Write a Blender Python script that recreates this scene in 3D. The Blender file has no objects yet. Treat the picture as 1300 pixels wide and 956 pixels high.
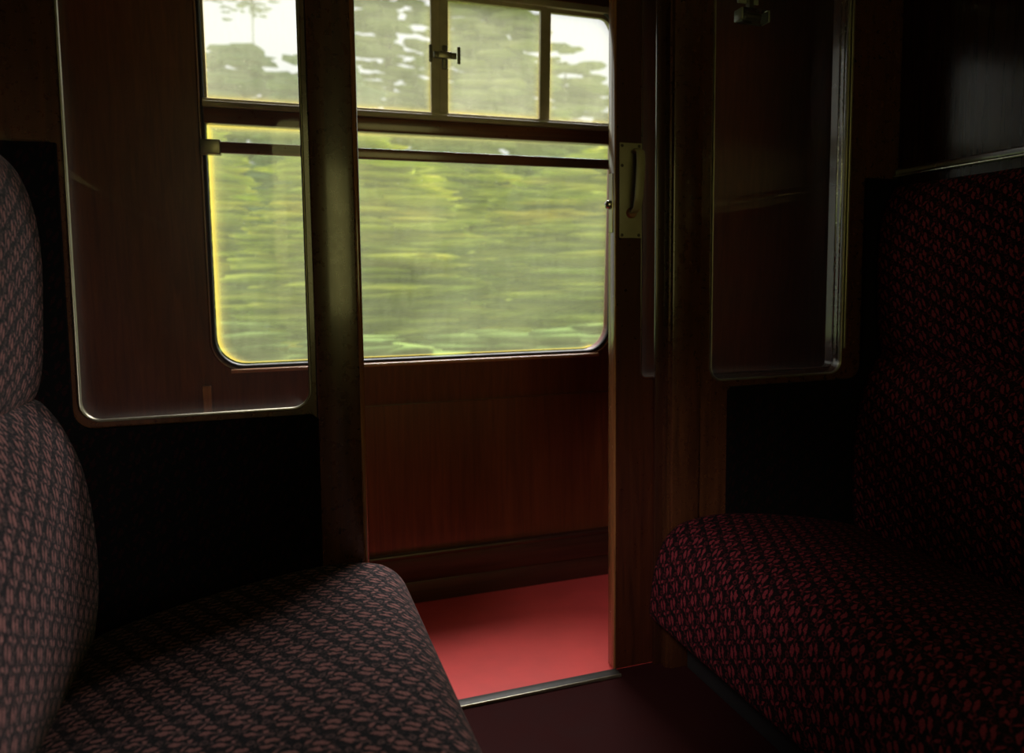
import bpy, bmesh, math, random
from math import sin, cos, radians, pi
from mathutils import Vector, Matrix
from mathutils.geometry import tessellate_polygon
random.seed(7)
S = bpy.context.scene
COL = S.collection

# ------------------------------------------------------------------ dimensions (metres)
XL, XR = -0.535, 1.84          # side walls of the compartment
YP = 1.76                      # compartment face of the corridor partition
YD = 1.80                      # front of the sliding door
YC = 2.43                      # corridor outer wall
ZC = 2.25                      # ceiling
XM = 0.6525                    # middle of the compartment
YB = -0.75                     # outer wall behind the viewer
LEAN = math.atan(0.06)         # tumblehome of the body side above the sill

# ------------------------------------------------------------------ object helpers
def link(o, parent=None):
    COL.objects.link(o)
    if parent: o.parent = parent
    return o

def obj(name, bm, mat, parent=None, smooth=False, auto=None):
    me = bpy.data.meshes.new(name)
    bm.normal_update()
    bm.to_mesh(me); bm.free()
    o = bpy.data.objects.new(name, me)
    for m in (mat if isinstance(mat, (list, tuple)) else [mat]): me.materials.append(m)
    if smooth or auto:
        for p in me.polygons: p.use_smooth = True
        if auto: me.set_sharp_from_angle(angle=radians(auto))
    return link(o, parent)

def empty(name, loc=(0, 0, 0)):
    o = bpy.data.objects.new(name, None); o.location = loc; o.empty_display_size = .05
    return link(o)

def tag(o, label, cat=None, group=None, kind=None):
    o['label'] = label
    if cat: o['category'] = cat
    if group: o['group'] = group
    if kind: o['kind'] = kind
    return o

def struct(o, label=None):
    o['kind'] = 'structure'
    if label: o['label'] = label
    return o

# ------------------------------------------------------------------ mesh helpers
def box(bm, x0, x1, y0, y1, z0, z1, bev=0.0, seg=2):
    vs = [bm.verts.new((x, y, z)) for x in (x0, x1) for y in (y0, y1) for z in (z0, z1)]
    f = [(0, 1, 3, 2), (4, 6, 7, 5), (0, 4, 5, 1), (2, 3, 7, 6), (0, 2, 6, 4), (1, 5, 7, 3)]
    fs = [bm.faces.new([vs[i] for i in q]) for q in f]
    bmesh.ops.recalc_face_normals(bm, faces=fs)
    if bev > 0:
        es = list({e for fc in fs for e in fc.edges})
        bmesh.ops.bevel(bm, geom=es, offset=bev, segments=seg, affect='EDGES', profile=.5)
    return bm

def B(*a, **k): return box(bmesh.new(), *a, **k)

def rrect(x0, x1, z0, z1, r, n=8, corners=(1, 1, 1, 1)):
    """rounded rectangle, counter-clockwise from bottom left"""
    out = []
    cs = [(x0, z0, pi, corners[0]), (x1, z0, 1.5 * pi, corners[1]), (x1, z1, 0, corners[2]), (x0, z1, .5 * pi, corners[3])]
    for cx, cz, a0, on in cs:
        if not on: out.append((cx, cz)); continue
        sx = 1 if cx == x0 else -1; sz = 1 if cz == z0 else -1
        for i in range(n + 1):
            a = a0 + i / n * pi / 2
            out.append((cx + sx * r + r * cos(a), cz + sz * r + r * sin(a)))
    return out

def plate(bm, outer, holes, y0, y1):
    """flat plate in the XZ plane with holes, from y0 (front) to y1"""
    loops = [outer] + list(holes)
    tris = tessellate_polygon([[Vector((x, z, 0)) for x, z in l] for l in loops])
    pts = [p for l in loops for p in l]
    A = [bm.verts.new((x, y0, z)) for x, z in pts]
    Bk = [bm.verts.new((x, y1, z)) for x, z in pts]
    fs = []
    for t in tris:
        try:
            fs.append(bm.faces.new([A[i] for i in t])); fs.append(bm.faces.new([Bk[i] for i in reversed(t)]))
        except ValueError: pass
    k = 0
    for l in loops:
        n = len(l)
        for i in range(n):
            a, b = k + i, k + (i + 1) % n
            fs.append(bm.faces.new((A[a], A[b], Bk[b], Bk[a])))
        k += n
    bmesh.ops.recalc_face_normals(bm, faces=fs)
    return bm

def ring(bm, path, w, y0, y1, round_=True, n=6):
    """closed bead following path (ccw in XZ), width w inwards, bulging from y1 (base) to y0 (front)"""
    m = len(path)
    nor = []
    for i in range(m):
        p, q = path[i - 1], path[(i + 1) % m]
        tx, tz = q[0] - p[0], q[1] - p[1]; L = math.hypot(tx, tz) or 1
        nor.append((-tz / L, tx / L))
    rows = []
    for j in range(n + 1):
        t = j / n
        off = w * (0.5 - 0.5 * cos(pi * t)); dep = sin(pi * t) if round_ else (1 if 0 < j < n else 0)
        rows.append([bm.verts.new((p[0] + nx * off, y1 + (y0 - y1) * dep, p[1] + nz * off)) for p, (nx, nz) in zip(path, nor)])
    for j in range(n):
        for i in range(m):
            bm.faces.new((rows[j][i], rows[j][(i + 1) % m], rows[j + 1][(i + 1) % m], rows[j + 1][i]))
    bmesh.ops.recalc_face_normals(bm, faces=bm.faces[:])
    return bm

def pane(path, y, inset=.05, rest=.12):
    """one glass sheet with an 'edge' attribute: 1 at the rim, 0 away from it"""
    bm = bmesh.new(); lay = bm.verts.layers.float.new('edge')
    cx = sum(p[0] for p in path) / len(path); cz = sum(p[1] for p in path) / len(path)
    x0p, z0p = min(p[0] for p in path), min(p[1] for p in path)
    hx = max(abs(p[0] - cx) for p in path); hz = max(abs(p[1] - cz) for p in path)
    rows = []
    for d, e in ((0, 1.0), (inset * .2, .7), (inset * .5, .25), (inset, 0.0)):
        r = []
        for x, z in path:
            v = bm.verts.new((cx + (x - cx) * (1 - d / hx), y, cz + (z - cz) * (1 - d / hz))); v[lay] = e * (1 if x < x0p + .10 or z < z0p + .01 else rest); r.append(v)
        rows.append(r)
    m = len(path)
    for a, b in zip(rows, rows[1:]):
        for i in range(m): bm.faces.new((a[i], a[(i + 1) % m], b[(i + 1) % m], b[i]))
    bm.faces.new(rows[-1])
    return bm

def tube(bm, pts, r, n=10, caps=True):
    rows = []
    P = [Vector(p) for p in pts]
    R = r if isinstance(r, (list, tuple)) else [r] * len(P)
    up = Vector((0, 0, 1))
    for i, p in enumerate(P):
        t = (P[min(i + 1, len(P) - 1)] - P[max(i - 1, 0)]).normalized()
        a = t.cross(up)
        if a.length < 1e-3: a = t.cross(Vector((1, 0, 0)))
        a.normalize(); b = a.cross(t)
        rows.append([bm.verts.new(p + a * cos(2 * pi * k / n) * R[i] + b * sin(2 * pi * k / n) * R[i]) for k in range(n)])
    for a, b in zip(rows, rows[1:]):
        for k in range(n): bm.faces.new((a[k], a[(k + 1) % n], b[(k + 1) % n], b[k]))
    if caps: bm.faces.new(rows[0][::-1]); bm.faces.new(rows[-1])
    bmesh.ops.recalc_face_normals(bm, faces=bm.faces[:])
    return bm

def lathe(bm, prof, c, axis='y', n=20):
    rows = []
    for r, h in prof:
        row = []
        for k in range(n):
            a = 2 * pi * k / n
            if axis == 'y': p = (c[0] + r * cos(a), c[1] + h, c[2] + r * sin(a))
            elif axis == 'x': p = (c[0] + h, c[1] + r * cos(a), c[2] + r * sin(a))
            else: p = (c[0] + r * cos(a), c[1] + r * sin(a), c[2] + h)
            row.append(bm.verts.new(p))
        rows.append(row)
    for a, b in zip(rows, rows[1:]):
        for k in range(n): bm.faces.new((a[k], a[(k + 1) % n], b[(k + 1) % n], b[k]))
    bm.faces.new(rows[0]); bm.faces.new(rows[-1])
    bmesh.ops.recalc_face_normals(bm, faces=bm.faces[:])
    return bm

def smoothline(pts, sub=5):
    """Catmull-Rom through an open list of 2D points"""
    out = []
    n = len(pts)
    for i in range(n - 1):
        p0, p1, p2, p3 = pts[max(i - 1, 0)], pts[i], pts[i + 1], pts[min(i + 2, n - 1)]
        for k in range(sub):
            t = k / sub
            out.append(tuple(.5 * (2 * b + (c - a) * t + (2 * a - 5 * b + 4 * c - d) * t * t + (3 * b - a - 3 * c + d) * t ** 3)
                             for a, b, c, d in zip(p0, p1, p2, p3)))
    out.append(pts[-1]); return out

def upholstery(prof, y0, y1, r_end, mirror=False, back=None):
    """cushion swept along y: prof = front outline (x, z); back = closing points; the y1 end is rounded by r_end. UV in metres."""
    bm = bmesh.new(); uv = bm.loops.layers.uv.new('cloth')
    loop = prof + (back or [])
    m = len(loop)
    arc = [0.0]
    for i in range(1, m + 1):
        a, b = loop[i - 1], loop[i % m]
        arc.append(arc[-1] + math.hypot(a[0] - b[0], a[1] - b[1]))
    cx = sum(p[0] for p in loop) / m; cz = sum(p[1] for p in loop) / m
    nor = []
    for i in range(m):
        p, q = loop[i - 1], loop[(i + 1) % m]
        tx, tz = q[0] - p[0], q[1] - p[1]; L = math.hypot(tx, tz) or 1
        n = (-tz / L, tx / L)
        if (loop[i][0] - cx) * n[0] + (loop[i][1] - cz) * n[1] > 0: n = (-n[0], -n[1])
        nor.append(n)
    st = [(y0 + (y1 - r_end - y0) * i / 24, 0.0) for i in range(25)]
    for i in range(1, 7):
        a = i / 6 * pi / 2
        st.append((y1 - r_end + r_end * sin(a), r_end * (1 - cos(a))))
    rows = []
    for y, ins in st:
        rows.append([bm.verts.new((2 * XM - (p[0] + n[0] * ins) if mirror else p[0] + n[0] * ins, y, p[1] + n[1] * ins)) for p, n in zip(loop, nor)])
    dist = [0.0]
    for (ya, ia), (yb, ib) in zip(st, st[1:]): dist.append(dist[-1] + math.hypot(yb - ya, ib - ia))
    for j in range(len(rows) - 1):
        for i in range(m):
            k = (i + 1) % m
            f = bm.faces.new((rows[j][i], rows[j][k], rows[j + 1][k], rows[j + 1][i]))
            for lp, (u, v) in zip(f.loops, ((dist[j], arc[i]), (dist[j], arc[i + 1]), (dist[j + 1], arc[i + 1]), (dist[j + 1], arc[i]))):
                lp[uv].uv = (u, v)
    for row in (rows[0], rows[-1]):
        f = bm.faces.new(row)
        for lp in f.loops: lp[uv].uv = (lp.vert.co.x, lp.vert.co.z)
    bmesh.ops.recalc_face_normals(bm, faces=bm.faces[:])
    return bm

# ------------------------------------------------------------------ materials
class NT:
    def __init__(s, name):
        s.m = bpy.data.materials.new(name); s.m.use_nodes = True
        s.t = s.m.node_tree; s.t.nodes.clear()
        s.out = s.t.nodes.new('ShaderNodeOutputMaterial')
    def n(s, typ, props=None, **ins):
        nd = s.t.nodes.new('ShaderNode' + typ)
        for k, v in (props or {}).items(): setattr(nd, k, v)
        for k, v in ins.items():
            s.set(nd, k.replace('_', ' ') if k.replace('_', ' ') in nd.inputs else k, v)
        return nd
    def set(s, nd, key, v):
        i = nd.inputs[key]
        if isinstance(v, bpy.types.NodeSocket): s.t.links.new(v, i)
        elif isinstance(v, (tuple, list)) and i.type == 'RGBA' and len(v) == 3: i.default_value = (*v, 1)
        else: i.default_value = v
    def M(s, op, a, b=0.0, c=0.0, clamp=False):
        nd = s.t.nodes.new('ShaderNodeMath'); nd.operation = op; nd.use_clamp = clamp
        for i, v in enumerate((a, b, c)): s.set(nd, i, v)
        return nd.outputs[0]
    def mix(s, f, a, b):
        nd = s.t.nodes.new('ShaderNodeMix'); nd.data_type = 'RGBA'
        s.set(nd, 'Factor', f)
        ins = [i for i in nd.inputs if i.type == 'RGBA']
        for i, v in zip(ins, (a, b)):
            if isinstance(v, bpy.types.NodeSocket): s.t.links.new(v, i)
            else: i.default_value = (*v, 1)
        return [o for o in nd.outputs if o.type == 'RGBA'][0]
    def ramp(s, f, stops):
        nd = s.t.nodes.new('ShaderNodeValToRGB'); s.t.links.new(f, nd.inputs[0])
        e = nd.color_ramp.elements
        while len(e) < len(stops): e.new(.5)
        for el, (p, c) in zip(e, stops): el.position = p; el.color = (*c, 1)
        return nd.outputs[0]
    def coords(s, scale=(1, 1, 1), kind='Object'):
        tc = s.n('TexCoord'); mp = s.n('Mapping'); s.set(mp, 'Scale', scale)
        s.t.links.new(tc.outputs[kind], mp.inputs['Vector']); return mp.outputs[0]
    def noise(s, vec, scale, detail=4, rough=.55, dist=0.0):
        nd = s.n('TexNoise'); s.set(nd, 'Vector', vec); s.set(nd, 'Scale', scale); s.set(nd, 'Detail', detail)
        s.set(nd, 'Roughness', rough); s.set(nd, 'Distortion', dist); return nd.outputs[0]
    def surf(s, sh): s.t.links.new(sh, s.out.inputs['Surface']); return s.m
    def bump(s, h, strength=.3, distance=.002):
        nd = s.n('Bump'); s.set(nd, 'Height', h); s.set(nd, 'Strength', strength); s.set(nd, 'Distance', distance); return nd.outputs[0]

def principled(t, **k):
    nd = t.n('BsdfPrincipled')
    for a, v in k.items(): t.set(nd, a.replace('_', ' '), v)
    return nd.outputs[0]

def wood(name, dark, light, rough=.3, coat=.5, vertical=True, spec=.5):
    t = NT(name)
    v = t.coords((22, 22, 1.1) if vertical else (1.1, 22, 22))
    g = t.noise(v, 3.0, 6, .6, .6)
    v2 = t.coords((1.6, 1.6, .5)); big = t.noise(v2, 2.0, 3)
    c = t.ramp(g, [(.3, dark), (.72, light)])
    c = t.mix(t.M('MULTIPLY', big, .6), c, tuple(.55 * x for x in dark))
    sc = t.noise(t.coords((9, 9, 9)), 6, 5)
    ro = t.M('ADD', t.M('MULTIPLY', sc, .22), rough - .1)
    return t.surf(principled(t, Base_Color=c, Roughness=ro, Coat_Weight=coat, Coat_Roughness=.12, Specular_IOR_Level=spec,
                             Normal=t.bump(g, .06)))

def plain(name, col, rough=.5, metal=0.0, vary=.25, scale=30, spec=.5):
    t = NT(name)
    n = t.noise(t.coords(), scale, 5)
    c = t.mix(n, tuple(x * (1 - vary) for x in col), tuple(min(1, x * (1 + vary)) for x in col))
    ro = t.M('ADD', t.M('MULTIPLY', n, .2), rough - .1)
    return t.surf(principled(t, Base_Color=c, Roughness=ro, Metallic=metal, Specular_IOR_Level=spec))

def moquette(name, ground, leaf, scroll, sheen=.35, use_uv=True):
    """woven cloth: half-drop repeat of paired flame leaves and small curling tendrils"""
    t = NT(name)
    if use_uv:
        uvn = t.n('UVMap'); uvn.uv_map = 'cloth'; vec = uvn.outputs[0]
        sp = t.n('SeparateXYZ'); t.set(sp, 0, vec); U, V = sp.outputs[0], sp.outputs[1]
    else:
        vec = t.coords(); sp = t.n('SeparateXYZ'); t.set(sp, 0, vec); U, V = sp.outputs[0], sp.outputs[2]
    mp = t.n('Mapping'); t.set(mp, 'Vector', vec); t.set(mp, 'Scale', (1, 1, 1))
    wob = t.n('TexNoise'); t.set(wob, 'Vector', vec); t.set(wob, 'Scale', 90.0); t.set(wob, 'Detail', 2.0)
    ws = t.n('SeparateXYZ'); t.set(ws, 0, wob.outputs['Color'])
    U = t.M('ADD', U, t.M('MULTIPLY', t.M('SUBTRACT', ws.outputs[0], .5), .012))
    V = t.M('ADD', V, t.M('MULTIPLY', t.M('SUBTRACT', ws.outputs[1], .5), .012))
    a, b = .044, .046
    u = t.M('DIVIDE', U, a); i = t.M('FLOOR', u)
    fx = t.M('SUBTRACT', t.M('SUBTRACT', u, i), .5)
    half = t.M('MULTIPLY', t.M('FLOORED_MODULO', i, 2.0), .5)
    v = t.M('ADD', t.M('DIVIDE', V, b), half)
    fy = t.M('SUBTRACT', t.M('FRACT', v), .5)
    def ell(cx, cy, rx, ry, ang):
        ca, sa = cos(ang), sin(ang)
        dx, dy = t.M('SUBTRACT', fx, cx), t.M('SUBTRACT', fy, cy)
        p = t.M('DIVIDE', t.M('ADD', t.M('MULTIPLY', dx, ca), t.M('MULTIPLY', dy, sa)), rx)
        q = t.M('DIVIDE', t.M('SUBTRACT', t.M('MULTIPLY', dy, ca), t.M('MULTIPLY', dx, sa)), ry)
        d = t.M('ADD', t.M('POWER', t.M('ABSOLUTE', p), 1.5), t.M('POWER', t.M('ABSOLUTE', q), 1.5))
        return t.M('MULTIPLY', t.M('SUBTRACT', 1.12, d), 4.0, clamp=True)
    def circ(cx, cy, r, w, keep=None):
        dx, dy = t.M('SUBTRACT', fx, cx), t.M('SUBTRACT', fy, cy)
        d = t.M('SQRT', t.M('ADD', t.M('MULTIPLY', dx, dx), t.M('MULTIPLY', dy, dy)))
        k = t.M('MULTIPLY', t.M('SUBTRACT', w, t.M('ABSOLUTE', t.M('SUBTRACT', d, r))), 18.0, clamp=True)
        if keep: k = t.M('MULTIPLY', k, t.M('GREATER_THAN', t.M('MULTIPLY', dx, keep), -.03))
        return k
    L = t.M('MAXIMUM', ell(-.24, .14, .105, .27, -.42), ell(.02, -.04, .115, .29, -.42))
    L = t.M('MAXIMUM', L, ell(.30, .33, .075, .15, .75))
    L = t.M('MAXIMUM', L, ell(-.36, -.34, .06, .13, -.9))
    Sc = t.M('MAXIMUM', circ(.30, .10, .15, .060, 1), circ(-.30, -.26, .14, .060, -1))
    Sc = t.M('MAXIMUM', Sc, circ(.24, -.34, .10, .055))
    Sc = t.M('MAXIMUM', Sc, circ(-.02, .42, .10, .050, 1))
    iso = t.noise(vec, 80, 1, .5)
    vine = t.M('MULTIPLY', t.M('SUBTRACT', .020, t.M('ABSOLUTE', t.M('SUBTRACT', iso, .5))), 45.0, clamp=True)
    Sc = t.M('MAXIMUM', Sc, t.M('MULTIPLY', vine, .75))
    fine = t.noise(vec, 900, 2, .7)
    mid = t.noise(vec, 160, 3, .6)
    blotch = t.noise(vec, 420, 2, .6)
    L = t.M('MULTIPLY', L, t.M('MULTIPLY', t.M('SUBTRACT', blotch, .22), 2.6, clamp=True))
    Sc = t.M('MULTIPLY', Sc, t.M('MULTIPLY', t.M('SUBTRACT', mid, .15), 3.0, clamp=True))
    flec = t.M('MULTIPLY', t.M('SUBTRACT', blotch, .58), 5.0, clamp=True)
    c = t.mix(t.M('MULTIPLY', flec, .45), ground, tuple(x * .8 for x in scroll))
    c = t.mix(Sc, c, scroll)
    c = t.mix(L, c, leaf)
    c = t.mix(t.M('MULTIPLY', t.M('SUBTRACT', fine, .3), 1.1, clamp=True), tuple(0.25 * x for x in ground), c)
    h = t.M('ADD', t.M('MULTIPLY', L, .6), fine)
    return t.surf(principled(t, Base_Color=c, Roughness=.95, Specular_IOR_Level=.1, Sheen_Weight=sheen, Sheen_Roughness=.25,
                             Sheen_Tint=(.8, .72, .72), Normal=t.bump(h, .5, .0012)))

def glass(name, haze, edge, haze_col, edge_col, tint=(1, 1, 1), streak=.5):
    """grimy single sheet: mostly clear, a film of dirt, heavier round the rim, and a polished reflection"""
    t = NT(name)
    at = t.n('Attribute'); at.attribute_name = 'edge'
    v = t.coords((1, 1, .25)); n1 = t.noise(v, 60, 6, .7); n2 = t.noise(t.coords(), 4, 4)
    spots = t.n('TexVoronoi'); t.set(spots, 'Vector', t.coords((1, 1, .7))); t.set(spots, 'Scale', 26.0)
    sp = t.M('LESS_THAN', spots.outputs['Distance'], .035)
    f = t.M('MULTIPLY', t.M('ADD', t.M('MULTIPLY', n1, streak), n2), haze)
    e = t.M('MULTIPLY', t.M('POWER', at.outputs['Fac'], 1.4), edge)
    ff = t.M('ADD', t.M('ADD', f, e), t.M('MULTIPLY', sp, .25 * min(1, haze * 8)), clamp=True)
    col = t.mix(t.M('MULTIPLY', at.outputs['Fac'], 1.3, clamp=True), haze_col, edge_col)
    tr = t.n('BsdfTransparent'); t.set(tr, 'Color', tint)
    tl = t.n('BsdfTranslucent'); t.set(tl, 'Color', col)
    df = t.n('BsdfDiffuse'); t.set(df, 'Color', tuple(.5 * x for x in haze_col))
    d = t.n('MixShader'); t.set(d, 0, .15); t.set(d, 1, tl.outputs[0]); t.set(d, 2, df.outputs[0])
    m1 = t.n('MixShader'); t.set(m1, 0, ff); t.set(m1, 1, tr.outputs[0]); t.set(m1, 2, d.outputs[0])
    gl = t.n('BsdfGlossy'); t.set(gl, 'Roughness', .015)
    fr = t.n('Fresnel'); t.set(fr, 'IOR', 1.5)
    m2 = t.n('MixShader'); t.set(m2, 0, fr.outputs[0]); t.set(m2, 1, m1.outputs[0]); t.set(m2, 2, gl.outputs[0])
    return t.surf(m2.outputs[0])

def foliage(name, stops, sx=.5, sz=5.0, scale=1.6, trans=.35):
    """soft leaf mass seen from a moving train: the leaf clusters run along the line"""
    t = NT(name)
    n1 = t.noise(t.coords((sx, .8, sz)), scale, 6, .62, .3)
    n2 = t.noise(t.coords((.5, .5, .9)), 1.1, 3)
    f = t.M('ADD', t.M('MULTIPLY', n1, .66), t.M('MULTIPLY', n2, .34))
    c = t.ramp(f, stops)
    d = t.n('BsdfDiffuse'); t.set(d, 'Color', c)
    tl = t.n('BsdfTranslucent'); t.set(tl, 'Color', c)
    m = t.n('MixShader'); t.set(m, 0, trans); t.set(m, 1, d.outputs[0]); t.set(m, 2, tl.outputs[0])
    return t.surf(m.outputs[0])

W_PART = wood('varnished_mahogany', (.030, .010, .004), (.085, .027, .010), .28, .6)
W_CORR = wood('corridor_veneer', (.085, .017, .006), (.19, .042, .012), .36, .3)
W_DARK = wood('dark_stained_wood', (.020, .006, .003), (.05, .014, .006), .3, .5)
W_MATTE = wood('dull_dark_wood', (.012, .004, .002), (.03, .009, .004), .6, 0, spec=.1)
W_GLOSS = wood('glossy_dark_wood', (.010, .0035, .002), (.024, .008, .004), .13, 0, spec=.19)
W_DOOR = wood('door_wood', (.026, .006, .003), (.062, .014, .005), .3, .4)
W_EDGE = wood('polished_edge_wood', (.16, .06, .022), (.34, .14, .05), .22, .8)
W_RAIL = wood('rail_wood', (.12, .038, .018), (.26, .09, .04), .3, .6, vertical=False)
W_SILL = wood('sill_wood', (.40, .17, .08), (.62, .32, .16), .3, .6, vertical=False)
W_SKIRT = wood('skirting_wood', (.03, .008, .004), (.075, .02, .008), .4, .2, vertical=False)
W_SILL2 = wood('batten_wood', (.26, .09, .03), (.46, .18, .06), .3, .5)
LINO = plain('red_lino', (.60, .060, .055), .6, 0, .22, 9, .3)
FLOORD = plain('shaded_red_lino', (.02, .003, .003), .9, 0, .2, 9, .08)  # same red lino, with the compartment's shade put into its colour
RUBBER = plain('window_rubber', (.016, .014, .010), .55, 0, .3, 40)
ALU = plain('aged_aluminium', (.30, .27, .20), .38, .85, .3, 35)
BRONZE = plain('bronzed_sash', (.42, .36, .22), .5, 0, .25, 30)
CHROME = plain('worn_chrome', (.62, .60, .52), .25, 1, .2, 40)
IVORY = plain('yellowed_enamel', (.24, .21, .14), .42, 0, .2, 25)
BRASS = plain('dull_brass', (.30, .15, .09), .4, .8, .3, 30)
GREYM = plain('grey_enamel', (.16, .165, .14), .4, 0, .2, 30)
DARKMET = plain('tarnished_catch', (.13, .12, .08), .4, .4, .3, 40)
SCREW = plain('dark_screw', (.05, .04, .03), .5, .6, .3, 60)
CEIL = plain('darkened_ceiling', (.22, .20, .16), .7, 0, .1, 8)  # ceiling colour darkened to weaken its reflection in the right wall
PLINTH = plain('black_plinth', (.008, .007, .007), .7, 0, .2, 20)
MOQ = moquette('light_greyed_moquette', (.010, .010, .013), (.86, .36, .32), (.38, .205, .19), .07)  # left seat: shared cloth, greying by the light put into its colour
MOQ2 = moquette('red_lit_moquette', (.006, .004, .005), (.80, .09, .13), (.36, .04, .06), .0)  # right seat: same cloth, reddish surrounding light put into its colour
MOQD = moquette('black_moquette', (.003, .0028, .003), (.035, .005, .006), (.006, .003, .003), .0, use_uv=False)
G_OUT = glass('grimy_window_glass', .18, .50, (.84, .94, .50), (.98, .80, .16))
G_TOP = glass('hazy_top_light_glass', .30, .16, (.92, .94, .62), (.98, .84, .30))
G_IN = glass('compartment_glass', .006, .05, (.7, .7, .66), (.8, .8, .7), streak=.8)
G_LAMP = glass('lamp_glass', .12, .1, (.3, .36, .2), (.3, .36, .2))

# ------------------------------------------------------------------ room shell
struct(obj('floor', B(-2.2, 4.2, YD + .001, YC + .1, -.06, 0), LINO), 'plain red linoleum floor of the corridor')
struct(obj('floor_compartment', B(XL - .05, XR + .05, YB, YD + .001, -.06, 0), FLOORD), 'red floor, darkened for shade, between the two bench seats')
struct(obj('ceiling', B(-2.2, 4.2, YB, YC + .1, ZC, ZC + .05), CEIL))

# corridor outer wall: upright below the sill, leaning inwards above it
WX0, WX1, WZ0, WZ1 = -.170, 1.195, .850, 2.055
bm = bmesh.new()
box(bm, -2.2, 4.2, YC, YC + .06, 0, .70)
hole = rrect(WX0, WX1, WZ0, WZ1, .095, 10)
bm2 = bmesh.new(); plate(bm2, [(-2.2, .70), (4.2, .70), (4.2, ZC + .05), (-2.2, ZC + .05)], [hole], 0, .06)
piv = Vector((0, YC, .85))
LEANM = Matrix.Translation(piv) @ Matrix.Rotation(LEAN, 4, 'X') @ Matrix.Translation(-piv)
def lean(b, dy=0.0):
    """move a mesh laid out at y = 0 on to the leaning upper body side"""
    bmesh.ops.transform(b, matrix=LEANM @ Matrix.Translation((0, YC + dy, 0)), verts=b.verts[:])
    return b
lean(bm2)
me_tmp = bpy.data.meshes.new('tmp'); bm2.to_mesh(me_tmp); bm2.free(); bm.from_mesh(me_tmp); bpy.data.meshes.remove(me_tmp)
struct(obj('wall_corridor', bm, W_CORR), 'reddish varnished veneer wall of the corridor under and around the large window')
for nm, x in (('wall_corridor_end_left', -2.2), ('wall_corridor_end_right', 4.14)):
    struct(obj(nm, B(x, x + .06, YP, YC + .06, 0, ZC), W_DARK))

# skirting of the corridor wall
bm = bmesh.new()
box(bm, -2.2, 4.2, YC - .022, YC, .080, .180, .006)
box(bm, -2.2, 4.2, YC - .012, YC, 0, .078, .003)
box(bm, -2.2, 4.2, YC - .030, YC, .168, .186, .006)
struct(obj('baseboard_corridor', bm, W_SKIRT, auto=40), 'dark moulded wooden skirting along the foot of the corridor wall')
struct(obj('trim_1', B(-.205, -.180, YC - .010, YC, .186, .800, .002), W_SILL2), 'narrow lighter wooden batten below the left corner of the corridor window')

# compartment partition with the two fixed panes and the doorway
PZ1 = 2.02
holeL = rrect(-.397, .089, .820, PZ1, .045, 8)
holeR = rrect(1.178, 1.642, .824, PZ1, .042, 8)
bm = bmesh.new()
plate(bm, [(XL - .05, 0), (.199, 0), (.199, ZC), (XL - .05, ZC)], [holeL], YP, YP + .035)
plate(bm, [(1.045, 0), (XR + .05, 0), (XR + .05, ZC), (1.045, ZC)], [holeR], YP, YP + .035)
box(bm, .199, 1.045, YP, YP + .035, 2.06, ZC)
struct(obj('wall_partition', bm, W_PART), 'dark varnished partition between compartment and corridor')
bm = bmesh.new()
for x0, x1 in ((-2.14, XL - .05), (XR + .05, 4.14)): box(bm, x0, x1, YP, YP + .035, 0, ZC)
struct(obj('wall_partition_beyond', bm, W_DARK))
# door posts
struct(obj('trim_2', B(.100, .200, YP - .012, YP + .040, 0, ZC, .004), W_PART, auto=40), 'dark varnished door post left of the open doorway')
bm = bmesh.new()
tube(bm, [(.2035, YP - .002, 0), (.2035, YP - .002, ZC)], .0085, 12)
struct(obj('trim_3', bm, W_EDGE, smooth=True), 'slim polished half-round bead on the edge of the left door post')
struct(obj('trim_4', B(1.052, 1.142, YP - .012, YP + .036, 0, ZC, .004), W_PART, auto=40), 'dark varnished door post right of the sliding door')
struct(obj('trim_5', B(1.020, 1.052, YP + .024, YP + .0345, 0, ZC, .003), W_DARK, auto=40), 'recessed dark strip between sliding door and right door post')
t6 = obj('trim_6', B(.20, .905, YP + .006, YP + .036, 0, .008, .003), RUBBER, auto=40)
obj('metal_edge', B(.20, .905, YP + .001, YP + .005, 0, .0085, .001), ALU, t6, auto=40)
struct(t6, 'worn metal threshold strip across the foot of the doorway')

# side walls: upholstered below the rail line (seat backs cover most), glossy veneer above
for side, x0, x1 in (('left', XL - .05, XL), ('right', XR, XR + .05)):
    struct(obj('wall_' + side, B(x0, x1, YB, YP, 0, ZC), W_MATTE if side == 'left' else W_GLOSS), 'dark glossy varnished compartment wall above the %s bench seat' % side)
hb = rrect(.05, 1.25, .85, 2.02, .09, 6)
bm = bmesh.new(); plate(bm, [(XL - .05, 0), (XR + .05, 0), (XR + .05, ZC), (XL - .05, ZC)], [hb], YB - .05, YB)
struct(obj('wall_behind', bm, W_DARK))
for k, (x0, x1, xa, xb) in enumerate(((XL, XL + .012, XL, XL + .020), (XR - .012, XR, XR - .020, XR))):
    bm = bmesh.new(); box(bm, x0, x1, YB, YP, 1.425, 1.445, .004)
    box(bm, xa, xb, YB, YP, 1.418, 1.4245, .002)
    struct(obj('trim_%d' % (7 + k), bm, [W_DARK], auto=40), 'thin dark moulding rail along the %s wall above the seat back' % ('left', 'right')[k])
bm = B(XR - .0235, XR - .0203, YB, YP - .09, 1.4195, 1.4225, .001)
struct(obj('trim_9', bm, CHROME), 'thin bright metal edging on the wall rail above the right seat')

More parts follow.
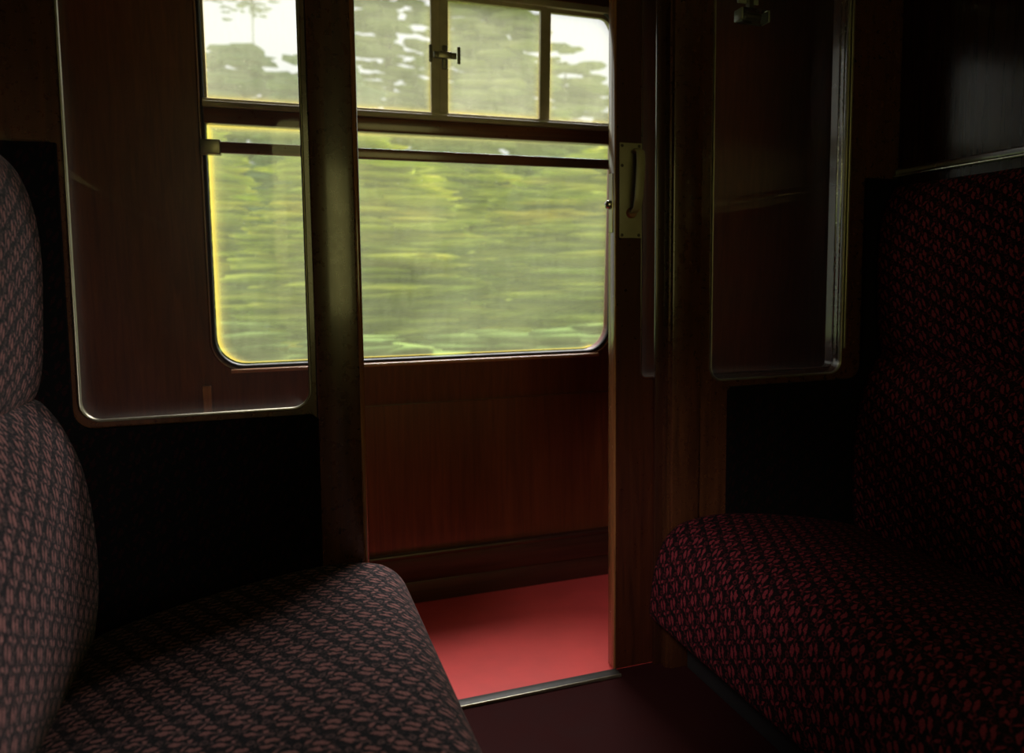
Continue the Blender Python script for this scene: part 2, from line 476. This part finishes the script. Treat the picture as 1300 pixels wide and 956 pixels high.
# ------------------------------------------------------------------ upholstered panels on the partition
def side_panel(mirror, label):
    bot, top, step = .02, 1.412, .808
    xw, xo, xp = XL, .1005, -.4065
    pts = [(xw, bot), (xo, bot), (xo, step - .012), (xo - .012, step), (xp + .04, step)]
    for i in range(1, 6):
        a = pi / 2 * i / 5
        pts.append((xp + .04 - .04 * sin(a), step + .04 - .04 * cos(a)))
    pts += [(xp, top), (xw, top)]
    if mirror: pts = [(2 * XM - x + (.033 if abs(x - xo) < .02 else 0), z) for x, z in pts][::-1]
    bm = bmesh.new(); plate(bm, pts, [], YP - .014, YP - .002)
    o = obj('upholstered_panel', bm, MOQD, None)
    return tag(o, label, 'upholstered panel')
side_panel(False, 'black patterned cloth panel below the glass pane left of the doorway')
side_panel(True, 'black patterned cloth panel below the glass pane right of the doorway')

# ------------------------------------------------------------------ fixed panes of the partition
def fixed_pane(name, path, label):
    root = obj(name, ring(bmesh.new(), path, .007, YP - .007, YP + .002), ALU, smooth=True)
    struct(root, label)
    inner = [(x, z) for x, z in path]
    obj('glass', pane(inner, YP + .012, .04), G_IN, root)
    return root
w1 = fixed_pane('window_1', holeL, 'clear fixed glass pane with rounded corners left of the doorway')
w2 = fixed_pane('window_2', holeR, 'dark fixed glass pane with rounded corners right of the sliding door')
# lit double edge of the right-hand pane
bm = bmesh.new()
tube(bm, [(1.630, YP + .004, .862), (1.630, YP + .004, PZ1)], .0022, 8)
tube(bm, [(1.619, YP + .008, .845), (1.619, YP + .008, PZ1)], .0014, 8)
obj('edge_bead', bm, CHROME, w2, smooth=True)
bm = B(1.645, 1.655, YP - .008, YP + .001, .90, PZ1, .003)
obj('glazing_strip', bm, ALU, w2)

# ------------------------------------------------------------------ sliding door (slid open to the right, behind the right-hand pane)
DX0, DX1 = .902, 1.73
dh = rrect(.979, 1.650, .836, 1.98, .02, 4)
bm = bmesh.new(); plate(bm, [(DX0, .003), (DX1, .003), (DX1, 2.06), (DX0, 2.06)], [dh], YD, YD + .035)
door = obj('door_1', bm, W_DOOR)
struct(door, 'dark wooden sliding door pushed open to the right, with a pull handle')
obj('leading_edge', B(DX0 - .003, DX0 + .004, YD - .001, YD + .0362, .003, 2.06, .0025), W_EDGE, door, auto=40)
obj('glass', pane(dh, YD + .018, .04), G_IN, door)
obj('glazing_bead', ring(bmesh.new(), dh, .007, YD - .002, YD + .001), W_DOOR, door, smooth=True)
hp = obj('handle_plate', B(.913, .981, YD - .004, YD, 1.230, 1.486, .002), IVORY, door, auto=40)
bm = bmesh.new()
# bowed flat grip: rectangular section swept through an arch
path = [(.957, YD - .002, 1.462), (.958, YD - .022, 1.4655), (.958, YD - .037, 1.458), (.957, YD - .042, 1.43), (.954, YD - .043, 1.38),
        (.951, YD - .042, 1.335), (.949, YD - .037, 1.308), (.948, YD - .022, 1.300), (.947, YD - .002, 1.302)]
rows = []
for i, p in enumerate(path):
    p0, p1 = Vector(path[max(i - 1, 0)]), Vector(path[min(i + 1, len(path) - 1)])
    tg = (p1 - p0).normalized(); nx = Vector((1, 0, 0)); nb = tg.cross(nx).normalized()
    w = .0105 + .0015 * sin(pi * i / 8); h = .0042
    c = Vector(p)
    rows.append([bm.verts.new(c + nx * sx * w + nb * sb * h) for sx, sb in ((-1, -.55), (-.7, -1), (.7, -1), (1, -.55), (1, .55), (.7, 1), (-.7, 1), (-1, .55))])
for a, b in zip(rows, rows[1:]):
    for k in range(8): bm.faces.new((a[k], a[(k + 1) % 8], b[(k + 1) % 8], b[k]))
bm.faces.new(rows[0]); bm.faces.new(rows[-1])
bmesh.ops.recalc_face_normals(bm, faces=bm.faces[:])
obj('grip', bm, IVORY, hp, auto=50)
bm = bmesh.new(); lathe(bm, [(.012, -.010), (.015, -.006), (.015, 0)], (.948, YD - .004, 1.298), 'y', 16)
obj('grip_foot', bm, BRASS, hp, auto=40)
for x, z in ((.921, 1.478), (.972, 1.478), (.921, 1.425), (.921, 1.238), (.972, 1.238)):
    bm = bmesh.new(); lathe(bm, [(.0022, -.0012), (.0042, -.0008), (.0046, 0)], (x, YD - .004, z), 'y', 12)
    obj('screw', bm, SCREW, hp)
lt = obj('latch', B(DX0 - .006, DX0, YD + .006, YD + .030, 1.245, 1.405, .002), ALU, door, auto=40)
bm = bmesh.new(); lathe(bm, [(.004, -.016), (.011, -.011), (.013, -.003), (.012, 0)], (DX0 - .005, YD + .022, 1.322), 'x', 16)
obj('latch_button', bm, CHROME, lt, smooth=True)

# ------------------------------------------------------------------ corridor window
w3 = obj('window_3', lean(ring(bmesh.new(), hole, .011, -.006, .004)), RUBBER, smooth=True)
struct(w3, 'large corridor window with rounded corners, sliding top lights and grimy glass')
obj('seal_lip', lean(ring(bmesh.new(), [(x * 1.0, z) for x, z in rrect(WX0 - .010, WX1 + .010, WZ0 - .010, WZ1 + .01, .10, 10)], .010, -.010, .002)), W_EDGE, w3, smooth=True)
obj('sill_strip', lean(B(WX0 + .05, WX1 - .05, -.018, .0, WZ0 - .013, WZ0 - .001, .003)), W_SILL, w3, auto=40)
# transom: timber with a metal ledge on top
bm = bmesh.new(); box(bm, WX0 + .006, WX1 - .006, -.020, .030, 1.594, 1.640, .006)
tr = obj('transom', lean(bm), W_RAIL, w3, auto=40)
bm = bmesh.new(); box(bm, WX0 + .006, WX1 - .006, -.030, .030, 1.641, 1.658, .002); box(bm, WX0 + .006, WX1 - .006, -.014, .03, 1.656, 1.668, .002)
obj('sliding_track', lean(bm), BRONZE, tr, auto=40)
# lower fixed pane
lowp = rrect(WX0 + .012, WX1 - .012, WZ0 + .012, 1.60, .085, 8, (1, 1, 0, 0))
obj('fixed_pane', lean(pane(lowp, .028, .045)), G_OUT, w3)
# three top lights
def sash(x0, x1, yy, stl, strr, parent, r):
    z0, z1 = 1.664, 2.040
    inner = [(x0 + stl, z0 + .006), (x1 - strr, z0 + .006), (x1 - strr, z1 - .016), (x0 + stl, z1 - .016)]
    if r: inner = [(x0 + stl, z0 + .006), (x1 - strr, z0 + .006)] + rrect(x0 + stl, x1 - strr, z0, z1 - .016, .05, 6, r)[2 if not (r[0] or r[1]) else 0:]
    bm = bmesh.new(); plate(bm, [(x0, z0), (x1, z0), (x1, z1), (x0, z1)], [inner], yy - .008, yy + .008)
    s = obj('top_light', lean(bm), BRONZE, parent)
    obj('pane', lean(pane(inner, yy + .002, .022)), G_TOP, s)
    return s
sL = sash(WX0 + .010, .556, .012, .008, .028, w3, (0, 0, 0, 1))
sM = sash(.556, .924, .006, .027, .020, w3, None)
sR = sash(.924, WX1 - .008, .018, .021, .010, w3, (0, 0, 1, 0))
# header above top lights
obj('head_strip', lean(B(WX0 + .03, WX1 - .03, -.010, .03, 2.036, 2.058, .003)), BRONZE, w3, auto=40)
# double-winged catch joining two top lights
ct = obj('catch', lean(B(.547, .592, -.019, -.006, 1.838, 1.860, .003)), ALU, sM, auto=40)
for x in (.5215, .6150):
    bm = bmesh.new(); box(bm, x - .0055, x + .0055, -.024, -.015, 1.822, 1.877, .0042, 3)
    obj('thumb_wing', lean(bm), DARKMET, sM, auto=50)
bm = bmesh.new(); box(bm, .533, .553, -.018, -.010, 1.838, 1.858, .002); box(bm, .588, .608, -.018, -.010, 1.838, 1.858, .002); box(bm, .562, .580, -.012, .0, 1.806, 1.880, .003)
obj('catch_arm', lean(bm), DARKMET, sM, auto=50)

# hand rail across the window
hr = obj('handrail', lean(B(WX0 + .02, WX1 - .004, -.040, -.020, 1.507, 1.541, .006, 3)), W_RAIL, auto=50)
tag(hr, 'long brown wooden hand rail running across the corridor window', 'handrail')
obj('rail_bracket', lean(B(WX0 - .006, WX0 + .052, -.044, 0, 1.502, 1.546, .004)), ALU, hr, auto=50)
obj('rail_bracket', lean(B(WX1 - .02, WX1 + .024, -.044, 0, 1.502, 1.546, .004)), ALU, hr, auto=50)

# ------------------------------------------------------------------ lamp reflection in the right-hand pane, built as a solid fitting
lf = empty('lamp_reflection', (1.280, YP, 2.03))
tag(lf, 'reflection of a small metal and glass lamp, modelled solid before the dark right pane', 'lamp')
def inlf(b):
    bmesh.ops.translate(b, vec=(-1.280, -YP, -2.03), verts=b.verts[:]); return b
obj('mounting_plate', inlf(B(1.246, 1.312, YP - .016, YP - .009, 1.868, 2.06, .002)), GREYM, lf, auto=40)
obj('glass_barrel', inlf(B(1.237, 1.321, YP - .052, YP - .012, 1.809, 1.846, .010, 3)), G_LAMP, lf, auto=40)
obj('bulb', inlf(B(1.252, 1.306, YP - .042, YP - .022, 1.818, 1.838, .008, 3)), SCREW, lf, auto=40)
for x in (1.236, 1.322):
    obj('end_cap', inlf(B(x - .0035, x + .0035, YP - .050, YP - .014, 1.812, 1.844, .003)), GREYM, lf, auto=40)
obj('stem', inlf(B(1.272, 1.286, YP - .030, YP - .010, 1.850, 1.876, .002)), SCREW, lf)

# ------------------------------------------------------------------ bench seats
cush = [(.322, .172), (.330, .185), (.329, .215), (.319, .295), (.305, .345), (.284, .392), (.250, .424), (.205, .440), (.130, .447), (.04, .442),
        (-.10, .422), (-.25, .392), (-.36, .362), (-.41, .34)]
lumb = [(-.402, .27), (-.386, .36), (-.374, .45), (-.373, .574), (-.388, .716), (-.420, .812), (-.452, .866), (-.470, .882)]
head = [(-.472, .880), (-.460, .905), (-.450, .960), (-.444, 1.056), (-.440, 1.17), (-.448, 1.268), (-.472, 1.345), (-.505, 1.385), (-.522, 1.390)]
def bench(mirror, label, cloth):
    root = empty('bench_seat', ((2 * XM if mirror else 0) + (-1 if mirror else 1) * -.1, YP, 0))
    tag(root, label, 'train seat')
    def put(nm, bm, mat, **k):
        bmesh.ops.translate(bm, vec=-root.location, verts=bm.verts[:]); return obj(nm, bm, mat, root, **k)
    put('cushion', upholstery(smoothline(cush), YB + .02, YP - .014, .022, mirror, [(-.43, .30), (-.43, .172)]), cloth, auto=60)
    put('backrest', upholstery(smoothline(lumb), YB + .02, YP - .014, .014, mirror, [(XL + .004, .882), (XL + .004, .27)]), cloth, auto=60)
    put('headrest', upholstery(smoothline(head), YB + .02, YP - .014, .018, mirror, [(XL + .004, 1.388), (XL + .004, .884)]), cloth, auto=60)
    x0, x1 = XL + .004, .20
    if mirror: x0, x1 = 2 * XM - x1, 2 * XM - x0
    put('plinth', B(x0, x1, YB + .02, YP - .016, 0, .171, .004), PLINTH)
    return root
bench(False, 'patterned bench seat with light-greyed cloth colour along the left wall beside the doorway', MOQ)
bench(True, 'patterned bench seat with red light in its cloth colour along the right wall beside the sliding door', MOQ2)

# ------------------------------------------------------------------ outside: grassy bank, bushes and trees beside the line
GZ = -1.25
Y1 = [(.30, (.10, .17, .04)), (.42, (.34, .46, .07)), (.53, (.62, .70, .10)), (.62, (.98, .90, .16))]
Y2 = [(.30, (.08, .16, .06)), (.48, (.22, .32, .09)), (.62, (.31, .40, .11)), (.75, (.42, .48, .13))]
Y3 = [(.30, (.12, .17, .07)), (.5, (.33, .40, .16)), (.66, (.52, .54, .24)), (.8, (.66, .62, .30))]
F_BUSH = foliage('bush_leaves', Y1, .35, 4.0, 1.7)
F_BUSH2 = foliage('low_bush_leaves', Y2, .3, 4.5, 1.5)
F_TREE = foliage('tree_leaves', Y3, .45, 2.5, 1.6)
F_TREE2 = foliage('dark_tree_leaves', [(.28, (.07, .13, .08)), (.5, (.20, .30, .17)), (.72, (.36, .44, .24))], .45, 2.5, 1.6)
F_OLIVE = foliage('olive_bank', [(.3, (.14, .14, .045)), (.5, (.38, .36, .12)), (.7, (.60, .54, .20))], .4, 3.0, 1.3, 0)
F_GRASS = foliage('bank_grass', Y2, .25, 5.0, 1.2, 0)
F_WISP = plain('pale_twigs', (.40, .42, .38), .9, 0, .2, 6)
BARK = plain('grey_bark', (.10, .085, .065), .9, 0, .3, 6)

def ground_mesh():
    bm = bmesh.new(); nx, ny = 60, 26; g = []
    for j in range(ny + 1):
        y = 3.2 + (22 - 3.2) * j / ny; row = []
        for i in range(nx + 1):
            x = -14 + 34 * i / nx
            z = GZ + .9 * max(0, min(1, (y - 4.2) / 3.2)) ** 1.3 + .05 * sin(2.1 * x + y) + .04 * sin(3.7 * y - x)
            row.append(bm.verts.new((x, y, z)))
        g.append(row)
    for j in range(ny):
        for i in range(nx): bm.faces.new((g[j][i], g[j][i + 1], g[j + 1][i + 1], g[j + 1][i]))
    return bm
go = obj('embankment', ground_mesh(), F_GRASS, smooth=True)
tag(go, 'green grassy bank rising beside the railway line outside the window', 'embankment', kind='structure')

def unseen_bank():  # unseen bank, made steep and high to limit fill through the rear window
    bm = bmesh.new(); g = []
    for j in range(13):
        t_ = j / 12; row = []
        for i in range(25): 
            x = -8 + 17 * i / 24
            row.append(bm.verts.new((x, -3.2 - 3.5 * t_ + .1 * sin(x * 2 + 5 * t_), GZ + 8.5 * t_ + .08 * sin(3 * x + 9 * t_))))
        g.append(row)
    for a, b in zip(g, g[1:]):
        for i in range(24): bm.faces.new((a[i], a[i + 1], b[i + 1], b[i]))
    return bm
tag(obj('embankment', unseen_bank(), F_OLIVE, smooth=True), 'unseen green bank on the other side of the line, raised to cut fill light', kind='structure')
def ico(n):
    b = bmesh.new(); bmesh.ops.create_icosphere(b, subdivisions=n, radius=1.0)
    r = ([v.co.copy() for v in b.verts], [[v.index for v in f.verts] for f in b.faces]); b.free(); return r
ICO = {1: ico(1), 2: ico(2)}
def clumps(bm, blobs, rnd):
    for (c, r) in blobs:
        V, F = ICO[2 if max(r) > .5 else 1]
        ph = [rnd.uniform(0, 6.28) for _ in range(3)]
        vs = []
        for v in V:
            k = 1 + .30 * sin(4 * v.x + ph[0]) * sin(5 * v.z + ph[1]) + .15 * sin(9 * v.y + ph[2])
            vs.append(bm.verts.new((c[0] + v.x * r[0] * k, c[1] + v.y * r[1] * k, c[2] + v.z * r[2] * k)))
        for f in F: bm.faces.new([vs[i] for i in f])
    return bm

def tree(name, label, cat, group, x, y, base, top, half, mat, n=90, flat=1.0, seed=1, trunk=True, lo=.0, cl=(.32, .045)):
    rnd = random.Random(seed)
    root = empty(name, (x, y, base)); tag(root, label, cat, group)
    h = top - base
    blobs = []
    for _ in range(18 if trunk else 0):
        a_, q, w = rnd.uniform(0, 6.28), rnd.uniform(0, .6), rnd.uniform(.05, .55)
        blobs.append(((q * half * cos(a_), q * half * .7 * sin(a_), w * h), (.50, .4, .26)))
    while len(blobs) < n:
        u, v, w = rnd.uniform(-1, 1), rnd.uniform(-1, 1), rnd.uniform(lo, 1)
        prof = math.sqrt(max(0, 1 - ((w - .42) / .60) ** 2)) if w > .42 else .75 + .25 * w / .42
        if u * u + v * v > prof * prof: continue
        s = rnd.uniform(.5, 1.3)
        blobs.append(((u * half, v * half * .7, w * h * .97), (cl[0] * s, min(.22, .8 * cl[0]) * s, cl[1] * s)))
    o = obj('crown', clumps(bmesh.new(), blobs, rnd), mat, root, smooth=True)
    if trunk:
        bm = bmesh.new(); tube(bm, [(0, 0, -.1), (.05, 0, h * .35), (-.04, 0, h * .7), (.02, 0, h * .93)], [.16, .13, .09, .03], 8)
        obj('trunk', bm, BARK, root, smooth=True)
    return root

# tall trees at the back
G = 'trees beyond the line'
tree('leafy_tree', 'dark green tree with the sky above it at the far left of the window', 'tree', G, -.33, 14.7, -.4, 5.6, 1.80, F_TREE2, 2000, seed=3)
tree('leafy_tree', 'bushy dark tree whose crown slopes down just left of the door post', 'tree', G, .92, 11.8, -.4, 4.75, 1.0, F_TREE2, 1000, seed=5)
tree('leafy_tree', 'tall olive green tree filling the top light left of the window catch', 'tree', G, 2.85, 17.2, -.4, 9.7, 1.60, F_TREE, 1000, seed=8)
tree('leafy_tree', 'tall pale green tree filling the top light right of the window catch', 'tree', G, 3.65, 11.9, -.4, 7.3, 1.20, F_TREE, 900, seed=11)
tree('leafy_tree', 'rounded green tree with open sky above it at the right end of the window', 'tree', G, 6.05, 14.4, -.4, 6.1, 1.50, F_TREE, 1100, seed=14)
# spindly dead tree against the sky
st = empty('bare_tree', (-.12, 17.6, -.4)); tag(st, 'thin wispy tree standing out against the white sky, upper left of the window', 'tree')
bm = bmesh.new(); tube(bm, [(0, 0, 0), (.05, 0, 3), (-.02, 0, 5.6), (.02, 0, 7.8)], [.09, .07, .05, .025], 7)
obj('trunk', bm, F_WISP, st, smooth=True)
rnd = random.Random(4)
obj('crown', clumps(bmesh.new(), [((rnd.gauss(-.3, .32), rnd.uniform(-.2, .2), rnd.gauss(7.75, .20)), (rnd.uniform(.05, .16), .05, rnd.uniform(.012, .035))) for _ in range(90)], rnd), F_WISP, st, smooth=True)
# hedge bushes in front
G2 = 'bushes on the bank'
names = ['rounded yellow green bush behind the left glass pane', 'yellow green bush showing beside the left door post', 'bright yellow green bush in the middle of the corridor window',
         'yellow green bush right of the middle of the corridor window', 'yellow green bush at the right end of the corridor window']
for i, x in enumerate((-.9, 1.0, 2.2, 3.6, 4.3)):
    tree('hedge_bush', names[i], 'bush', G2, x * (.93 if i % 2 else 1.15), 7.5 if i % 2 else 9.7, -.5, (2.55 if i % 2 else 3.05) + .15 * sin(i * 2.1), 1.0, F_BUSH, 900, seed=20 + i, trunk=False, cl=(.42, .030))
names = ['low dark green shrub in the bottom left corner of the window', 'low green shrub below the left door post', 'low green shrub along the bottom middle of the window', 'low green shrub along the bottom right of the window']
for i, x in enumerate((-.55, .75, 1.75, 2.9)):
    tree('low_shrub', names[i], 'shrub', 'low shrubs on the bank', x * (.8 if i % 2 else 1.0), 4.9 if i % 2 else 6.2, -.8, .80 + .10 * cos(i * 1.7), .78, F_BUSH2, 600, seed=40 + i, trunk=False, cl=(.36, .026))

# ------------------------------------------------------------------ world and lamps
w = bpy.data.worlds.new('overcast'); S.world = w; w.use_nodes = True
nt = w.node_tree; bg = nt.nodes['Background']
tc = nt.nodes.new('ShaderNodeTexCoord'); sx = nt.nodes.new('ShaderNodeSeparateXYZ'); nt.links.new(tc.outputs['Generated'], sx.inputs[0])
rp = nt.nodes.new('ShaderNodeValToRGB'); nt.links.new(sx.outputs[2], rp.inputs[0])
e = rp.color_ramp.elements
e[0].position = 0; e[0].color = (.365, .385, .42, 1); e[1].position = .6; e[1].color = (1.0, 1.0, 1.02, 1)
nt.links.new(rp.outputs[0], bg.inputs['Color']); bg.inputs['Strength'].default_value = 1.35

def lamp(kind, name, loc, energy, color=(1, 1, 1), aim=None, **k):
    l = bpy.data.lights.new(name, kind); l.energy = energy; l.color = color
    for a, v in k.items(): setattr(l, a, v)
    o = bpy.data.objects.new(name, l); o.location = loc
    if aim: o.rotation_euler = (Vector(aim) - Vector(loc)).to_track_quat('-Z', 'Y').to_euler()
    COL.objects.link(o); return o
sun = lamp('SUN', 'sky_light', (2, 8, 9), 10.5, (1, .97, .93), aim=(2 - .36, 8 - .70, 9 - 1.0), angle=radians(42))
lamp('AREA', 'left_seat_fill', (1.22, -.15, .57), 2.6, (1, .97, .95), aim=(-.42, 1.05, .80), shape='RECTANGLE', size=.25, size_y=.30, spread=radians(42))  # added fill standing in for rear window light on the left seat back
lamp('AREA', 'right_seat_fill', (-.28, .30, 1.50), .75, (1, .90, .88), aim=(1.04, 1.80, .30), shape='RECTANGLE', size=.22, size_y=.22, spread=radians(31))  # added unseen fill for the right seat's far corner and the door handle

# ------------------------------------------------------------------ camera
cam = bpy.data.cameras.new('camera'); co = bpy.data.objects.new('camera', cam); COL.objects.link(co)
cam.sensor_fit = 'HORIZONTAL'; cam.sensor_width = 36.0; cam.lens = 920 / 1300 * 36
cam.shift_y = -(478 - 433) / 1300       # the picture's optical centre lies above the frame's middle
cam.clip_start = .02
yaw, pit, rol = radians(18.5), radians(4.85), radians(.6)
fw = Vector((sin(yaw) * cos(pit), cos(yaw) * cos(pit), -sin(pit)))
r0 = Vector((cos(yaw), -sin(yaw), 0)); u0 = Vector((sin(yaw) * sin(pit), cos(yaw) * sin(pit), cos(pit)))
r = cos(rol) * r0 - sin(rol) * u0; u = sin(rol) * r0 + cos(rol) * u0
m = Matrix((r, u, -fw)).transposed().to_4x4(); m.translation = (0, 0, 1.12)
co.matrix_world = m
cam.dof.use_dof = True; cam.dof.focus_distance = 1.75; cam.dof.aperture_fstop = 2.2
S.camera = co

S.view_settings.view_transform = 'Standard'
S.view_settings.look = 'None'
S.view_settings.exposure = 0
S.cycles.use_denoising = True
S.cycles.max_bounces = 10; S.cycles.transparent_max_bounces = 16
S.cycles.sample_clamp_indirect = 4
